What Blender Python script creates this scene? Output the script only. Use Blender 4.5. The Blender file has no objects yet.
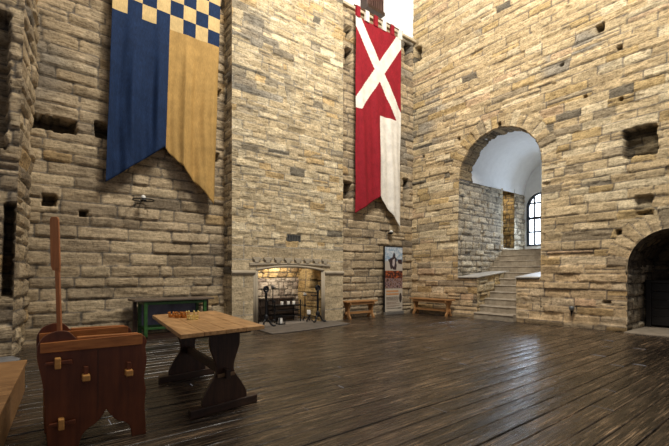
import bpy, bmesh, math, random
import numpy as np
from mathutils import Vector, Matrix
R = math.radians
SC = bpy.context.scene
COL = SC.collection
random.seed(7)

# ------------------------------------------------------------------ noise
def _h(ix, iy, seed):
    n = (ix.astype(np.int64) * 374761393 + iy.astype(np.int64) * 668265263 + seed * 974711) & 0xffffffff
    n = ((n ^ (n >> 13)) * 1274126177) & 0xffffffff
    n = (n ^ (n >> 16)) & 0xffffffff
    return n / 4294967295.0

def vn(x, y, seed=0):
    ix = np.floor(x); iy = np.floor(y)
    fx = x - ix; fy = y - iy
    fx = fx * fx * (3 - 2 * fx); fy = fy * fy * (3 - 2 * fy)
    a = _h(ix, iy, seed); b = _h(ix + 1, iy, seed); c = _h(ix, iy + 1, seed); d = _h(ix + 1, iy + 1, seed)
    return (a + (b - a) * fx) * (1 - fy) + (c + (d - c) * fx) * fy - 0.5

def fbm(x, y, seed=0, o=4):
    r = 0 * x; a = 1.0
    for i in range(o):
        r = r + a * vn(x, y, seed + i * 17); x = x * 2.03; y = y * 2.03; a *= 0.5
    return r

def sst(e0, e1, x):
    t = np.clip((x - e0) / (e1 - e0), 0, 1); return t * t * (3 - 2 * t)

# ------------------------------------------------------------------ materials
def new_mat(name):
    m = bpy.data.materials.new(name); m.use_nodes = True
    nt = m.node_tree
    return m, nt, nt.nodes['Principled BSDF']

def noise_node(nt, scale, detail=4, vec=None, rough=0.6):
    n = nt.nodes.new('ShaderNodeTexNoise'); n.inputs['Scale'].default_value = scale
    n.inputs['Detail'].default_value = detail; n.inputs['Roughness'].default_value = rough
    if vec is not None: nt.links.new(vec, n.inputs['Vector'])
    return n

def obj_coord(nt, scale=(1, 1, 1), rot=(0, 0, 0)):
    tc = nt.nodes.new('ShaderNodeTexCoord'); mp = nt.nodes.new('ShaderNodeMapping')
    mp.inputs['Scale'].default_value = scale; mp.inputs['Rotation'].default_value = rot
    nt.links.new(tc.outputs['Object'], mp.inputs['Vector'])
    return mp.outputs['Vector']

def ramp(nt, fac, stops):
    r = nt.nodes.new('ShaderNodeValToRGB')
    while len(r.color_ramp.elements) < len(stops): r.color_ramp.elements.new(0.5)
    for e, (p, c) in zip(r.color_ramp.elements, stops):
        e.position = p; e.color = (*c, 1)
    nt.links.new(fac, r.inputs['Fac'])
    return r.outputs['Color']

def bump(nt, bsdf, height, strength, dist):
    b = nt.nodes.new('ShaderNodeBump'); b.inputs['Strength'].default_value = strength
    b.inputs['Distance'].default_value = dist
    nt.links.new(height, b.inputs['Height']); nt.links.new(b.outputs['Normal'], bsdf.inputs['Normal'])

def mixc(nt, fac, a, b, mode='MIX'):
    m = nt.nodes.new('ShaderNodeMix'); m.data_type = 'RGBA'; m.blend_type = mode
    for sock, v in ((m.inputs[0], fac), (m.inputs[6], a), (m.inputs[7], b)):
        if hasattr(v, 'links') or hasattr(v, 'is_linked'): nt.links.new(v, sock)
        elif isinstance(v, tuple): sock.default_value = (*v, 1)
        else: sock.default_value = v
    return m.outputs[2]

def stone_mat(name='stone_masonry', rough=0.9):
    m, nt, b = new_mat(name)
    at = nt.nodes.new('ShaderNodeAttribute'); at.attribute_name = 'col'
    v = obj_coord(nt)
    n1 = noise_node(nt, 22, 6, v, 0.7); n2 = noise_node(nt, 5, 4, v)
    vs = obj_coord(nt, (3, 3, 22)); n3 = noise_node(nt, 2.2, 5, vs, 0.65)
    g1 = ramp(nt, n1.outputs[0], [(0.3, (0.55, 0.53, 0.5)), (0.5, (0.98, 0.98, 0.97)), (0.72, (1.22, 1.22, 1.22))])
    g2 = ramp(nt, n2.outputs[0], [(0.3, (0.8, 0.79, 0.77)), (0.7, (1.12, 1.11, 1.08))])
    g3 = ramp(nt, n3.outputs[0], [(0.33, (0.30, 0.27, 0.23)), (0.42, (.80, .77, .72)), (.5, (1, 1, 1)), (0.7, (1.12, 1.1, 1.05))])
    c = mixc(nt, 1.0, at.outputs['Color'], g1, 'MULTIPLY')
    c = mixc(nt, 1.0, c, g2, 'MULTIPLY'); c = mixc(nt, at.outputs['Alpha'], c, g3, 'MULTIPLY')
    nt.links.new(c, b.inputs['Base Color'])
    b.inputs['Roughness'].default_value = rough
    b.inputs['Specular IOR Level'].default_value = 0.2
    s = nt.nodes.new('ShaderNodeMath'); s.operation = 'ADD'
    nt.links.new(n1.outputs[0], s.inputs[0]); nt.links.new(n3.outputs[0], s.inputs[1])
    bump(nt, b, s.outputs[0], 0.8, 0.02)
    return m

def flat_mat(name, col, rough=0.6, metal=0.0, var=0.15, scale=12, bmp=0.15, spec=0.5, emit=None):
    m, nt, b = new_mat(name)
    v = obj_coord(nt); n = noise_node(nt, scale, 5, v)
    lo = tuple(c * (1 - var) for c in col); hi = tuple(min(1, c * (1 + var)) for c in col)
    nt.links.new(ramp(nt, n.outputs[0], [(0.3, lo), (0.7, hi)]), b.inputs['Base Color'])
    b.inputs['Roughness'].default_value = rough; b.inputs['Metallic'].default_value = metal
    b.inputs['Specular IOR Level'].default_value = spec
    if bmp: bump(nt, b, n.outputs[0], bmp, 0.01)
    if emit:
        b.inputs['Emission Color'].default_value = (*emit[0], 1); b.inputs['Emission Strength'].default_value = emit[1]
    return m

def wood_mat(name, lo, hi, axis='x', rough=0.45, scale=1.0, spec=0.4):
    m, nt, b = new_mat(name)
    sc = {'x': (1.2, 14, 14), 'y': (14, 1.2, 14), 'z': (14, 14, 1.2)}[axis]
    v = obj_coord(nt, tuple(s * scale for s in sc))
    n = noise_node(nt, 2.4, 6, v, 0.65); n2 = noise_node(nt, 1.3, 3, obj_coord(nt, (3, 3, 3)))
    c = ramp(nt, n.outputs[0], [(0.3, lo), (0.68, hi)])
    g = ramp(nt, n2.outputs[0], [(0.3, (0.75, 0.72, 0.7)), (0.7, (1.15, 1.13, 1.1))])
    nt.links.new(mixc(nt, 1.0, c, g, 'MULTIPLY'), b.inputs['Base Color'])
    b.inputs['Roughness'].default_value = rough; b.inputs['Specular IOR Level'].default_value = spec
    bump(nt, b, n.outputs[0], 0.25, 0.006)
    return m

def cloth_mat(name, col, var=0.15, rough=0.85, sheen=0.3, sc=(30, 30, 5)):
    m, nt, b = new_mat(name)
    n = noise_node(nt, 3.0, 6, obj_coord(nt, sc), 0.7); n2 = noise_node(nt, 4, 4, obj_coord(nt))
    lo = tuple(c * (1 - var) for c in col); hi = tuple(min(1, c * (1 + var)) for c in col)
    c = ramp(nt, n.outputs[0], [(0.35, lo), (0.65, hi)])
    g = ramp(nt, n2.outputs[0], [(0.35, (0.85, 0.85, 0.85)), (0.65, (1.1, 1.1, 1.1))])
    nt.links.new(mixc(nt, 1.0, c, g, 'MULTIPLY'), b.inputs['Base Color'])
    b.inputs['Roughness'].default_value = rough; b.inputs['Sheen Weight'].default_value = sheen * 0; b.inputs['Specular IOR Level'].default_value = .25
    bump(nt, b, n.outputs[0], 0.2, 0.008)
    return m

STONE = stone_mat()
PLASTER = flat_mat('white_limewash', (0.80, 0.80, 0.79), 0.9, var=0.05, scale=6, bmp=0.3)
IRON = flat_mat('black_iron', (0.012, 0.012, 0.014), 0.42, 0.4, var=0.4, scale=30)
DARKWOOD = wood_mat('dark_oak', (0.022, 0.011, 0.007), (0.075, 0.036, 0.02), 'z', 0.4)
DARKWOODX = wood_mat('dark_oak_rail', (0.02, 0.011, 0.008), (0.065, 0.034, 0.02), 'x', 0.45)
REDWOOD = wood_mat('red_brown_oak', (.085, .023, .009), (.165, .046, .015), 'z', 0.36, .6)
REDWOODX = wood_mat('red_brown_oak_rail', (0.26, 0.085, 0.022), (0.50, 0.19, 0.05), 'x', 0.38)
PEGWOOD = wood_mat('pale_peg_wood', (0.42, 0.19, 0.05), (0.62, 0.32, 0.09), 'x', 0.5)
PADDLEWOOD = wood_mat('paddle_wood', (0.36, 0.125, 0.035), (0.56, 0.22, 0.07), 'z', 0.5)
BENCHWOOD = wood_mat('bench_pine', (0.28, 0.13, 0.045), (0.50, 0.27, 0.11), 'x', 0.5)
PLATWOOD = wood_mat('platform_pine', (0.20, 0.10, 0.035), (0.38, 0.21, 0.085), 'x', 0.55)
GREEN = flat_mat('green_paint', (0.03, 0.10, 0.02), 0.4, var=0.4, scale=20)
WAX = flat_mat('white_wax', (0.82, 0.80, 0.74), 0.5, var=0.03, bmp=0.05)

# ------------------------------------------------------------------ object helpers
def setp(o, **k):
    for a, v in k.items():
        if v is not None: o[a] = v

def thing(name, label, cat, loc=(0, 0, 0), rz=0, group=None):
    o = bpy.data.objects.new(name, None); COL.objects.link(o)
    o.location = loc; o.rotation_euler = (0, 0, rz); o.empty_display_size = 0.2
    setp(o, label=label, category=cat, group=group)
    return o

def obj(name, bm, mat, parent=None, smooth=False, bevel=0, label=None, kind=None, tag=None):
    me = bpy.data.meshes.new(name)
    bmesh.ops.recalc_face_normals(bm, faces=bm.faces[:])
    bm.to_mesh(me); bm.free()
    for m in (mat if isinstance(mat, (list, tuple)) else [mat]): me.materials.append(m)
    if smooth:
        for p in me.polygons: p.use_smooth = True
    o = bpy.data.objects.new(name, me); COL.objects.link(o)
    if parent: o.parent = parent
    if bevel:
        b = o.modifiers.new('bevel', 'BEVEL'); b.width = bevel; b.segments = 2; b.limit_method = 'ANGLE'; b.angle_limit = R(40)
    setp(o, label=label, kind=kind)
    if tag: setp(o, label=tag[0], category=tag[1], group=tag[2] if len(tag) > 2 else None)
    return o

def box(bm, x0, x1, y0, y1, z0, z1, M=None):
    vs = [bm.verts.new(Vector((x, y, z))) for x in (x0, x1) for y in (y0, y1) for z in (z0, z1)]
    for f in ((0, 1, 3, 2), (4, 6, 7, 5), (0, 4, 5, 1), (2, 3, 7, 6), (0, 2, 6, 4), (1, 5, 7, 3)):
        bm.faces.new([vs[i] for i in f])
    if M is not None: bmesh.ops.transform(bm, matrix=M, verts=vs)
    return vs

def tube(bm, pts, rads, n=10, cap=True):
    pts = [Vector(p) for p in pts]
    if not hasattr(rads, '__len__'): rads = [rads] * len(pts)
    rings = []; up = None
    for i, p in enumerate(pts):
        d = (pts[min(i + 1, len(pts) - 1)] - pts[max(i - 1, 0)]).normalized()
        if up is None:
            up = Vector((0, 0, 1)) if abs(d.z) < 0.9 else Vector((1, 0, 0))
        s = d.cross(up).normalized(); up = s.cross(d).normalized()
        rings.append([bm.verts.new(p + (s * math.cos(2 * math.pi * k / n) + up * math.sin(2 * math.pi * k / n)) * rads[i]) for k in range(n)])
    for a, b in zip(rings, rings[1:]):
        for k in range(n): bm.faces.new((a[k], a[(k + 1) % n], b[(k + 1) % n], b[k]))
    if cap: bm.faces.new(rings[0][::-1]); bm.faces.new(rings[-1])

def lathe(bm, prof, c=(0, 0, 0), n=20):
    rings = [[bm.verts.new((c[0] + r * math.cos(2 * math.pi * k / n), c[1] + r * math.sin(2 * math.pi * k / n), c[2] + z)) for k in range(n)] for r, z in prof]
    for a, b in zip(rings, rings[1:]):
        for k in range(n): bm.faces.new((a[k], a[(k + 1) % n], b[(k + 1) % n], b[k]))
    bm.faces.new(rings[0][::-1]); bm.faces.new(rings[-1])

def torus(bm, c, ax1, ax2, Rr, r, n=24, m=8):
    c = Vector(c); a = Vector(ax1); b = Vector(ax2); nn = a.cross(b)
    rings = []
    for i in range(n):
        t = 2 * math.pi * i / n; d = a * math.cos(t) + b * math.sin(t)
        rings.append([bm.verts.new(c + d * (Rr + r * math.cos(2 * math.pi * k / m)) + nn * r * math.sin(2 * math.pi * k / m)) for k in range(m)])
    for i in range(n):
        A, B = rings[i], rings[(i + 1) % n]
        for k in range(m): bm.faces.new((A[k], A[(k + 1) % m], B[(k + 1) % m], B[k]))

def outline(bm, pts, o, ex, ez, th):
    """closed outline pts (a,b) -> o + ex*a + ez*b, extruded by vector th"""
    o = Vector(o); ex = Vector(ex); ez = Vector(ez); th = Vector(th)
    A = [bm.verts.new(o + ex * a + ez * b) for a, b in pts]
    B = [bm.verts.new(v.co + th) for v in A]
    n = len(A)
    bm.faces.new(A); bm.faces.new(B[::-1])
    for i in range(n): bm.faces.new((A[i], B[i], B[(i + 1) % n], A[(i + 1) % n]))

def spline(pts, n=6):
    out = []
    P = [pts[0]] + list(pts) + [pts[-1]]
    for i in range(1, len(P) - 2):
        p0, p1, p2, p3 = P[i - 1], P[i], P[i + 1], P[i + 2]
        for k in range(n):
            t = k / n
            out.append(tuple(0.5 * ((2 * p1[j]) + (-p0[j] + p2[j]) * t + (2 * p0[j] - 5 * p1[j] + 4 * p2[j] - p3[j]) * t * t + (-p0[j] + 3 * p1[j] - 3 * p2[j] + p3[j]) * t ** 3) for j in range(len(p1))))
    out.append(tuple(pts[-1]))
    return out

# ------------------------------------------------------------------ masonry
def lin(c): return np.array([((v / 255) / 12.92 if v / 255 < 0.04045 else ((v / 255 + 0.055) / 1.055) ** 2.4) for v in c])
def pal(*a): return [(w, lin(c)) for w, c in a]
P_RIGHT = pal((5, (208, 188, 152)), (4, (198, 177, 141)), (3, (216, 200, 168)), (1.5, (192, 168, 124)), (.8, (164, 150, 126)), (.35, (124, 116, 102)), (.5, (204, 178, 146)))
P_BACK = pal((4, (188, 170, 142)), (4, (178, 160, 132)), (2, (196, 178, 148)), (2, (166, 150, 126)), (.8, (148, 134, 114)), (.6, (186, 160, 120)))
P_CHIM = pal((5, (216, 200, 168)), (4, (206, 188, 155)), (3, (196, 180, 150)), (1.5, (208, 182, 138)), (.7, (158, 148, 130)), (1.5, (226, 212, 182)), (.35, (122, 116, 104)))
P_ASH = pal((4, (202, 184, 152)), (3, (194, 177, 147)), (3, (208, 191, 159)))
P_PASS = pal((4, (186, 174, 154)), (3, (172, 160, 140)), (2, (198, 186, 164)), (1, (140, 130, 114)))
P_GOLD = pal((3, (200, 176, 130)), (3, (186, 160, 114)), (1, (150, 128, 96)))  # golden stone; also paints warm lamplight into the recess and hood
P_RUB = pal((3, (176, 166, 156)), (3, (158, 146, 138)), (2, (190, 180, 168)), (1, (134, 122, 114)))
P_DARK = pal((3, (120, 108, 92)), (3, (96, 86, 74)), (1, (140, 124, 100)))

def masonry(S, T, seed, ch=(0.16, 0.24), ln=(0.35, 0.95), palette=P_RIGHT, jd=0.03, rnd=0.04, off=0.018, amp=0.014,
            wob=0.05, jw=0.012, rings=(), ashlar=None, mort=(0.48, 0.42, 0.35), erode=0.12, split=.14):
    rng = np.random.RandomState(seed)
    Tw = T + wob * vn(S * 0.55, T * 0.6, seed + 3) + 0.3 * wob * vn(S * 2.1, T * 2.1, seed + 4)
    Sw = S + 0.05 * vn(S * 1.3, T * 5.0, seed + 5)
    t0 = Tw.min() - 0.3; t1 = Tw.max() + 0.3
    hs = [];
    while sum(hs) < t1 - t0: hs.append(rng.uniform(*ch))
    b = t0 + np.concatenate([[0], np.cumsum(hs)])
    row = np.clip(np.searchsorted(b, Tw, side='right') - 1, 0, len(hs) - 1)
    lo = b[row]; hi = b[row + 1]
    dl = np.zeros_like(S); dr = np.zeros_like(S); sid = np.zeros(S.shape, np.int64)
    s0 = Sw.min() - 1.5; s1 = Sw.max() + 1.5
    nxt = 0
    for r in range(len(hs)):
        m = row == r
        if not m.any(): continue
        L = []
        while sum(L) < s1 - s0: L.append(rng.uniform(*ln) * (1 if rng.rand() > .2 else .55))
        j = s0 + np.concatenate([[0], np.cumsum(L)])
        k = np.clip(np.searchsorted(j, Sw[m], side='right') - 1, 0, len(L) - 1)
        dl[m] = Sw[m] - j[k]; dr[m] = j[k + 1] - Sw[m]; sid[m] = nxt + k
        nxt += len(L)
    # some stones are two thin ones
    sp = rng.rand(nxt) < split; cut = rng.uniform(.4, .6, nxt)
    mid = lo + (hi - lo) * cut[sid]
    up = sp[sid] & (Tw > mid); dn = sp[sid] & (Tw <= mid)
    lo = np.where(up, mid, lo); hi = np.where(dn, mid, hi)
    sid = np.where(up, sid + nxt, sid); nxt *= 2
    db = Tw - lo; dt = hi - Tw
    smooth = np.zeros_like(S)
    if ashlar is not None:                       # smooth dressed blocks below a height
        am = T < ashlar
        rows = np.floor(T / 0.31).astype(int)
        o2 = (rows % 2) * 0.31
        kk = np.floor((S + o2) / 0.62)
        sx = (S + o2) - kk * 0.62
        db = np.where(am, T - rows * 0.31, db); dt = np.where(am, rows * 0.31 + .31 - T, dt)
        dl = np.where(am, sx, dl); dr = np.where(am, 0.62 - sx, dr)
        sid = np.where(am, (nxt + rows * 40 + kk).astype(np.int64) % (nxt + 5000), sid); nxt += 5000
        smooth = am * 1.0
    for (cs, ct, Ra, W, vw) in rings:            # voussoirs
        rr = np.hypot(S - cs, T - ct); an = np.arctan2(T - ct, S - cs)
        nv = max(3, int(round(math.pi * Ra / vw)))
        q = an / math.pi * nv; qi = np.floor(q)
        Wv = W * (0.82 + 0.36 * _h(qi, qi * 0 + 3, seed))
        m = (T > ct - 0.02) & (rr < Ra + Wv)
        dl = np.where(m, (q - qi) * math.pi / nv * rr, dl); dr = np.where(m, (1 - q + qi) * math.pi / nv * rr, dr)
        db = np.where(m, 0.3, db); dt = np.where(m, Ra + Wv - rr, dt)
        sid = np.where(m, (nxt + 2 + qi).astype(np.int64), sid); nxt += nv + 5
    nxt += 10
    dz = np.minimum(db, dt); dx = np.minimum(dl, dr)
    d = np.minimum(dx, dz)
    # rounded corner distance
    rc = rnd * 1.2
    ax = np.clip(rc - dx, 0, None); az = np.clip(rc - dz, 0, None)
    d = np.where((ax > 0) & (az > 0), rc - np.hypot(ax, az), d)
    d = d + 0.014 * fbm(S * 9, T * 9, seed + 8, 3) * (1 - smooth * .8)
    prof = sst(0.0, rnd, d)
    stone = sst(jw * .4, jw * 1.3, d)
    off_s = rng.normal(0, off, nxt); tilt = rng.normal(0, .06, nxt); hh = rng.rand(nxt); er = rng.rand(nxt) < erode
    lay = fbm(S * 3, T * 16, seed + 21, 4); fine = fbm(S * 12, T * 14, seed + 31, 3)
    a2 = amp * np.where(er[sid], 2.8, 1.0)
    disp = np.where(smooth > 0, 0.25, 1) * (off_s[sid] * prof + tilt[sid] * (db - dt) * prof) - jd * np.where(smooth > 0, .3, 1) * (1 - prof) \
        + a2 * (lay * .8 + fine * .5) * prof * (1 - smooth * .85) - 0.02 * er[sid] * prof * (1 - smooth) 
    w = np.array([p[0] for p in palette]); w = w / w.sum(); cw = np.cumsum(w)
    pc = np.array([p[1] for p in palette])[np.clip(np.searchsorted(cw, hh), 0, len(palette) - 1)]
    gv = 1 + rng.normal(0, .055, nxt)
    # clusters of weathered greyer stones
    cl = sst(.12, .45, fbm(S * .5, T * .9, seed + 51, 3))[..., None]
    c = pc[sid] * gv[sid][..., None]
    if ashlar is not None:
        pa = np.array([p[1] for p in P_ASH])[np.minimum((hh * 3).astype(int), 2)]
        c = np.where(smooth[..., None] > 0, pa[sid], c)
    g = c.mean(-1, keepdims=True) * np.array([.95, .92, .85]) * .62
    gs = (rng.rand(nxt) < .45)[sid][..., None] * (1 - smooth[..., None])
    gs = gs * (.25 + .75 * sst(3.2, 5.5, T))[..., None]
    c = c * (1 - .75 * cl * gs) + g * (.75 * cl * gs)
    c = c * (1 + .42 * (lay[..., None]) + .15 * fine[..., None])
    mc = np.array(mort) * c.mean(-1, keepdims=True) * .95 * np.where(smooth > 0, 1.4, 1)[..., None]
    c = mc * (1 - stone[..., None]) + c * stone[..., None]
    return disp, np.clip(c, 0.01, 1)

def sheet(name, s, t, res, mapf, field, sdf=None, holes=(), fade=(), parent=None, kind='structure', mat=STONE, label=None, ash=None):
    """s,t ranges; mapf(S,T)->(P[...,3],N[...,3]); field(S,T)->(disp,col); sdf negative inside the opening"""
    ns = max(2, int(round((s[1] - s[0]) / res)) + 1); ntt = max(2, int(round((t[1] - t[0]) / res)) + 1)
    S, T = np.meshgrid(np.linspace(s[0], s[1], ns), np.linspace(t[0], t[1], ntt))
    keep = np.ones((ntt - 1, ns - 1), bool)
    sd = None
    if sdf is not None:
        sd = sdf(S, T); e = 1e-3
        gs = (sdf(S + e, T) - sdf(S - e, T)) / (2 * e); gt = (sdf(S, T + e) - sdf(S, T - e)) / (2 * e)
        kill = sd < -res * 1.45
        f = kill[:-1, :-1] | kill[1:, :-1] | kill[:-1, 1:] | kill[1:, 1:]
        keep = ~f
        mv = (sd < 0) & (sd >= -res * 1.45)
        S = np.where(mv, S - gs * sd, S); T = np.where(mv, T - gt * sd, T)
    disp, col = field(S, T)
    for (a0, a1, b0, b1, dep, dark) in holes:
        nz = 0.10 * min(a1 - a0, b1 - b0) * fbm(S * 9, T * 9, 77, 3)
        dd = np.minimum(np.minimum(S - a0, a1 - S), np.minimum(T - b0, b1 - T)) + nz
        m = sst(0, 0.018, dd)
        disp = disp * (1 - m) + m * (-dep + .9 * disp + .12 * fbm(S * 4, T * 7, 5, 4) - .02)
        col = col * (1 - m[..., None] * (1 - dark))  # hole interiors darker, their shade deepened in the stone colour
    if sd is not None: disp = disp * sst(0.0, 0.03, sd)
    for side in fade:
        dd = {'s0': S - s[0], 's1': s[1] - S, 't0': T - t[0], 't1': t[1] - T}[side]
        disp = disp * sst(0.0, 0.03, dd)
    P, N = mapf(S, T)
    P = P + N * disp[..., None]
    idx = np.arange(ns * ntt).reshape(ntt, ns)
    q = np.stack([idx[:-1, :-1], idx[:-1, 1:], idx[1:, 1:], idx[1:, :-1]], -1)[keep]
    used = np.zeros(ns * ntt, bool); used[q.ravel()] = True
    rem = np.cumsum(used) - 1
    q = rem[q]; V = P.reshape(-1, 3)[used]; C = col.reshape(-1, 3)[used]
    # orientation
    a, b2, c2 = V[q[:, 0]], V[q[:, 1]], V[q[:, 2]]
    nrm = np.cross(b2 - a, c2 - a).mean(0)
    if np.dot(nrm, N.reshape(-1, 3).mean(0)) < 0: q = q[:, ::-1]
    me = bpy.data.meshes.new(name)
    me.vertices.add(len(V)); me.vertices.foreach_set('co', V.astype(np.float32).ravel())
    me.loops.add(q.size); me.loops.foreach_set('vertex_index', q.astype(np.int32).ravel())
    me.polygons.add(len(q)); me.polygons.foreach_set('loop_start', np.arange(0, q.size, 4, dtype=np.int32))
    me.polygons.foreach_set('use_smooth', np.ones(len(q), bool))
    me.update(calc_edges=True)
    ca = me.color_attributes.new('col', 'FLOAT_COLOR', 'POINT')
    ca.data.foreach_set('color', np.concatenate([C, (np.ones(len(C)) if ash is None else (ash(V[:, 2]) if callable(ash) else np.where(V[:, 2] < ash, .15, 1.)))[:, None]], 1).astype(np.float32).ravel())
    me.materials.append(mat)
    o = bpy.data.objects.new(name, me); COL.objects.link(o)
    if kind and not parent: o['kind'] = kind
    if parent: o.parent = parent
    if label: o['label'] = label
    return o

def plane_map(o, ds, dt, n):
    o = np.array(o, float); ds = np.array(ds, float); dt = np.array(dt, float); n = np.array(n, float)
    return lambda S, T: (o + S[..., None] * ds + T[..., None] * dt, np.broadcast_to(n, S.shape + (3,)))

UB, VB = 10.12, 8.67          # right wall plane u, back wall plane v
LEAN = 0.022

# ---- photo-ray helpers: a photo point on a chosen wall or floor plane
def ray(x): k = x - 334.5; return .7813 * k + 252.3, 315.2 - .6248 * k
def on_back(x, y, v=VB): du, dv = ray(x); s = v / dv; return du * s, 1.2 + (275 - y) * s
def on_right(x, y, u=UB): du, dv = ray(x); s = u / du; return dv * s, 1.2 + (275 - y) * s
def on_floor(x, y, z=0): du, dv = ray(x); s = (1.2 - z) / (y - 275); return du * s, dv * s

def hole_b(x0, y0, x1, y1, dep, dark=.5, v=VB):
    a, zt = on_back(x0, y0, v); b, zb = on_back(x1, y1, v)
    return (a, b, min(zt, zb), max(zt, zb), dep, dark)
def hole_bc(x, y, w, h, dep, dark=.4, v=VB):
    a, z = on_back(x, y, v); return (a - w / 2, a + w / 2, z - h / 2, z + h / 2, dep, dark)
def hole_rc(x, y, w, h, dep, dark=.4):
    a, z = on_right(x, y); return (a - w / 2, a + w / 2, z - h / 2, z + h / 2, dep, dark)

# ---- back wall
def f_back(S, T):
    d1, c1 = masonry(S, T, 11, (0.19, 0.25), (0.45, .95), P_BACK, jd=.03, rnd=.04, off=.011, amp=.012, jw=.013, wob=.03, erode=.12, split=.05)
    return d1, c1
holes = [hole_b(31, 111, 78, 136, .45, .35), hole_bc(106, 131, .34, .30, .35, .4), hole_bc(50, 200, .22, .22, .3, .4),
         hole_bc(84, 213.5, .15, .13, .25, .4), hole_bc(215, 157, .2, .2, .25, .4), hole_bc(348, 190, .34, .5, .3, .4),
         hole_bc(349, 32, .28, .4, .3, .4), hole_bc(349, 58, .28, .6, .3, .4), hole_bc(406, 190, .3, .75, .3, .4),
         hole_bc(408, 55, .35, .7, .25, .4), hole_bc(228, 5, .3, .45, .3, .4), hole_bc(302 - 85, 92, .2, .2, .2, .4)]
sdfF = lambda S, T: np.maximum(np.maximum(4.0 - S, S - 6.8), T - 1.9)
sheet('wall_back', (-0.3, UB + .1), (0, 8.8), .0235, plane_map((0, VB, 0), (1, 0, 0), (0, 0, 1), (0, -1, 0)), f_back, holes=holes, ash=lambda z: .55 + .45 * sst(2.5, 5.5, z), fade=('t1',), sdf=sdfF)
# lime-washed window recess above the ledge
bm = bmesh.new()
for a, b, c, d in (((6.0, VB, 8.8), (10.5, VB, 8.8), (10.5, 9.35, 8.8), (6.0, 9.35, 8.8)),
                   ((6.0, 9.35, 8.8), (10.5, 9.35, 8.8), (10.5, 9.35, 11.6), (6.0, 9.35, 11.6)),
                   ((10.42, VB + .02, 8.8), (10.42, 9.35, 8.8), (10.42, 9.35, 11.6), (10.42, VB + .02, 11.6))):
    bm.faces.new([bm.verts.new(p) for p in (a, b, c, d)])
o = obj('wall_recess', bm, PLASTER, kind='structure')
def f_cop(S, T): return masonry(S, T, 91, (.3, .31), (.6, 1.2), P_CHIM, jd=.015, rnd=.02, off=.004, amp=.006)
bm = bmesh.new(); box(bm, 6.9, 10.3, VB - .07, VB + .12, 8.76, 8.84)
obj('trim_ledge', bm, flat_mat('coping_stone', (.50, .42, .29), .9, var=.25, scale=5, bmp=.6), kind='structure', bevel=.012)

# ---- right wall with the stair arch and the low doorway
AC, AZ, AR = 5.76, 4.0, 1.18
DC, DZ, DR = 2.04, 1.38, .75
SL, SRt = 6.30, 5.18
def sd_box(S, T, a, b, lo, hi): return np.maximum(np.maximum(a - S, S - b), np.maximum(lo - T, T - hi))
def sd_right(S, T):
    arch = np.where(T > AZ, np.hypot(S - AC, T - AZ) - AR, np.maximum(np.abs(S - AC) - AR, 1.1 - T))
    st = sd_box(S, T, SRt, SL, -1, 2)
    dr = np.where(T > DZ, np.hypot(S - DC, T - DZ) - DR, np.abs(S - DC) - DR)
    return np.minimum(np.minimum(arch, st), dr)
def f_right(S, T):
    d, c = masonry(S, T, 23, (0.16, 0.225), (0.4, 1.05), P_RIGHT, jd=.024, rnd=.022, off=.010, amp=.013, jw=.009, wob=.035, erode=.2, split=.14,
                   rings=((AC, AZ, AR, .36, .17), (DC, DZ, DR, .42, .17)))
    pl = 1 - sst(.10, .13, T + .02 * vn(S * 2, T, 9))           # rough dark footing course
    d = d * (1 - pl * .5) + .05 * pl
    pk = (1 - sst(.8, 2.6, T)) * .5                               # pinker stone near the floor
    c = c * (1 - pk[..., None] * (1 - np.array([1.0, .86, .80])))
    c = c * (1 - .45 * pl[..., None])
    return d, c
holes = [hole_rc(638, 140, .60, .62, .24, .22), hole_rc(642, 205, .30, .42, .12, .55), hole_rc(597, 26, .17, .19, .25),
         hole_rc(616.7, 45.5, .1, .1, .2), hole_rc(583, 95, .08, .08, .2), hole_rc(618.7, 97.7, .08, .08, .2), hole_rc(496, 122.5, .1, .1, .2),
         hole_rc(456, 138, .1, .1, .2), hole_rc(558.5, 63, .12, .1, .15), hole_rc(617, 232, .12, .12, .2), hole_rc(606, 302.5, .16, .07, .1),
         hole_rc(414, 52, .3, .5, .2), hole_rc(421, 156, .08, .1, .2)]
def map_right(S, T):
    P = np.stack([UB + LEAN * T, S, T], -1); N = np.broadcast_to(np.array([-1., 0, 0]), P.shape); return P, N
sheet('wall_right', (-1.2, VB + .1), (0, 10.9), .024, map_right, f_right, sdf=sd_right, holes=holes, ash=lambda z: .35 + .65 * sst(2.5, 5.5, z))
UX = lambda z: UB + LEAN * z

# ---- chimney breast
CU0, CU1, CV = 3.75, 6.90, 8.26
FU0, FU1, FZ = 4.38, 6.20, 1.29
def f_chim(S, T):
    return masonry(S, T, 37, (0.135, 0.19), (0.22, 0.62), P_CHIM, jd=.012, rnd=.018, off=.006, amp=.008, jw=.009, wob=.03, ashlar=1.86, mort=(.72, .66, .56), erode=.08)
FC = (FU0 + FU1) / 2
def sd_fire(S, T):
    top = FZ + .09 * (1 - ((S - FC) / (FC - FU0)) ** 2)
    return np.maximum(np.maximum(FU0 - S, S - FU1), T - top)
ga, gz = on_back(294, 238, CV)
sheet('chimney_breast', (CU0, CU1), (0, 10.9), .0235, plane_map((0, CV, 0), (1, 0, 0), (0, 0, 1), (0, -1, 0)), f_chim, sdf=sd_fire, fade=('s0', 's1'), ash=1.86,
      holes=[(ga - .2, ga + .2, gz - .085, gz + .085, .10, .8)])
fr = lambda seed: (lambda S, T: masonry(S, T, seed, (0.15, 0.22), (0.25, 0.5), P_CHIM, jd=.02, rnd=.03, off=.008, amp=.01, ashlar=1.2))
sheet('wall_chimney_left', (0, .6), (0, 10.9), .03, plane_map((CU0, CV, 0), (0, 1, 0), (0, 0, 1), (-1, 0, 0)), fr(38), fade=('s0',))
sheet('wall_chimney_right', (0, .6), (0, 10.9), .03, plane_map((CU1, CV, 0), (0, 1, 0), (0, 0, 1), (1, 0, 0)), fr(39), fade=('s0',))

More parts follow.
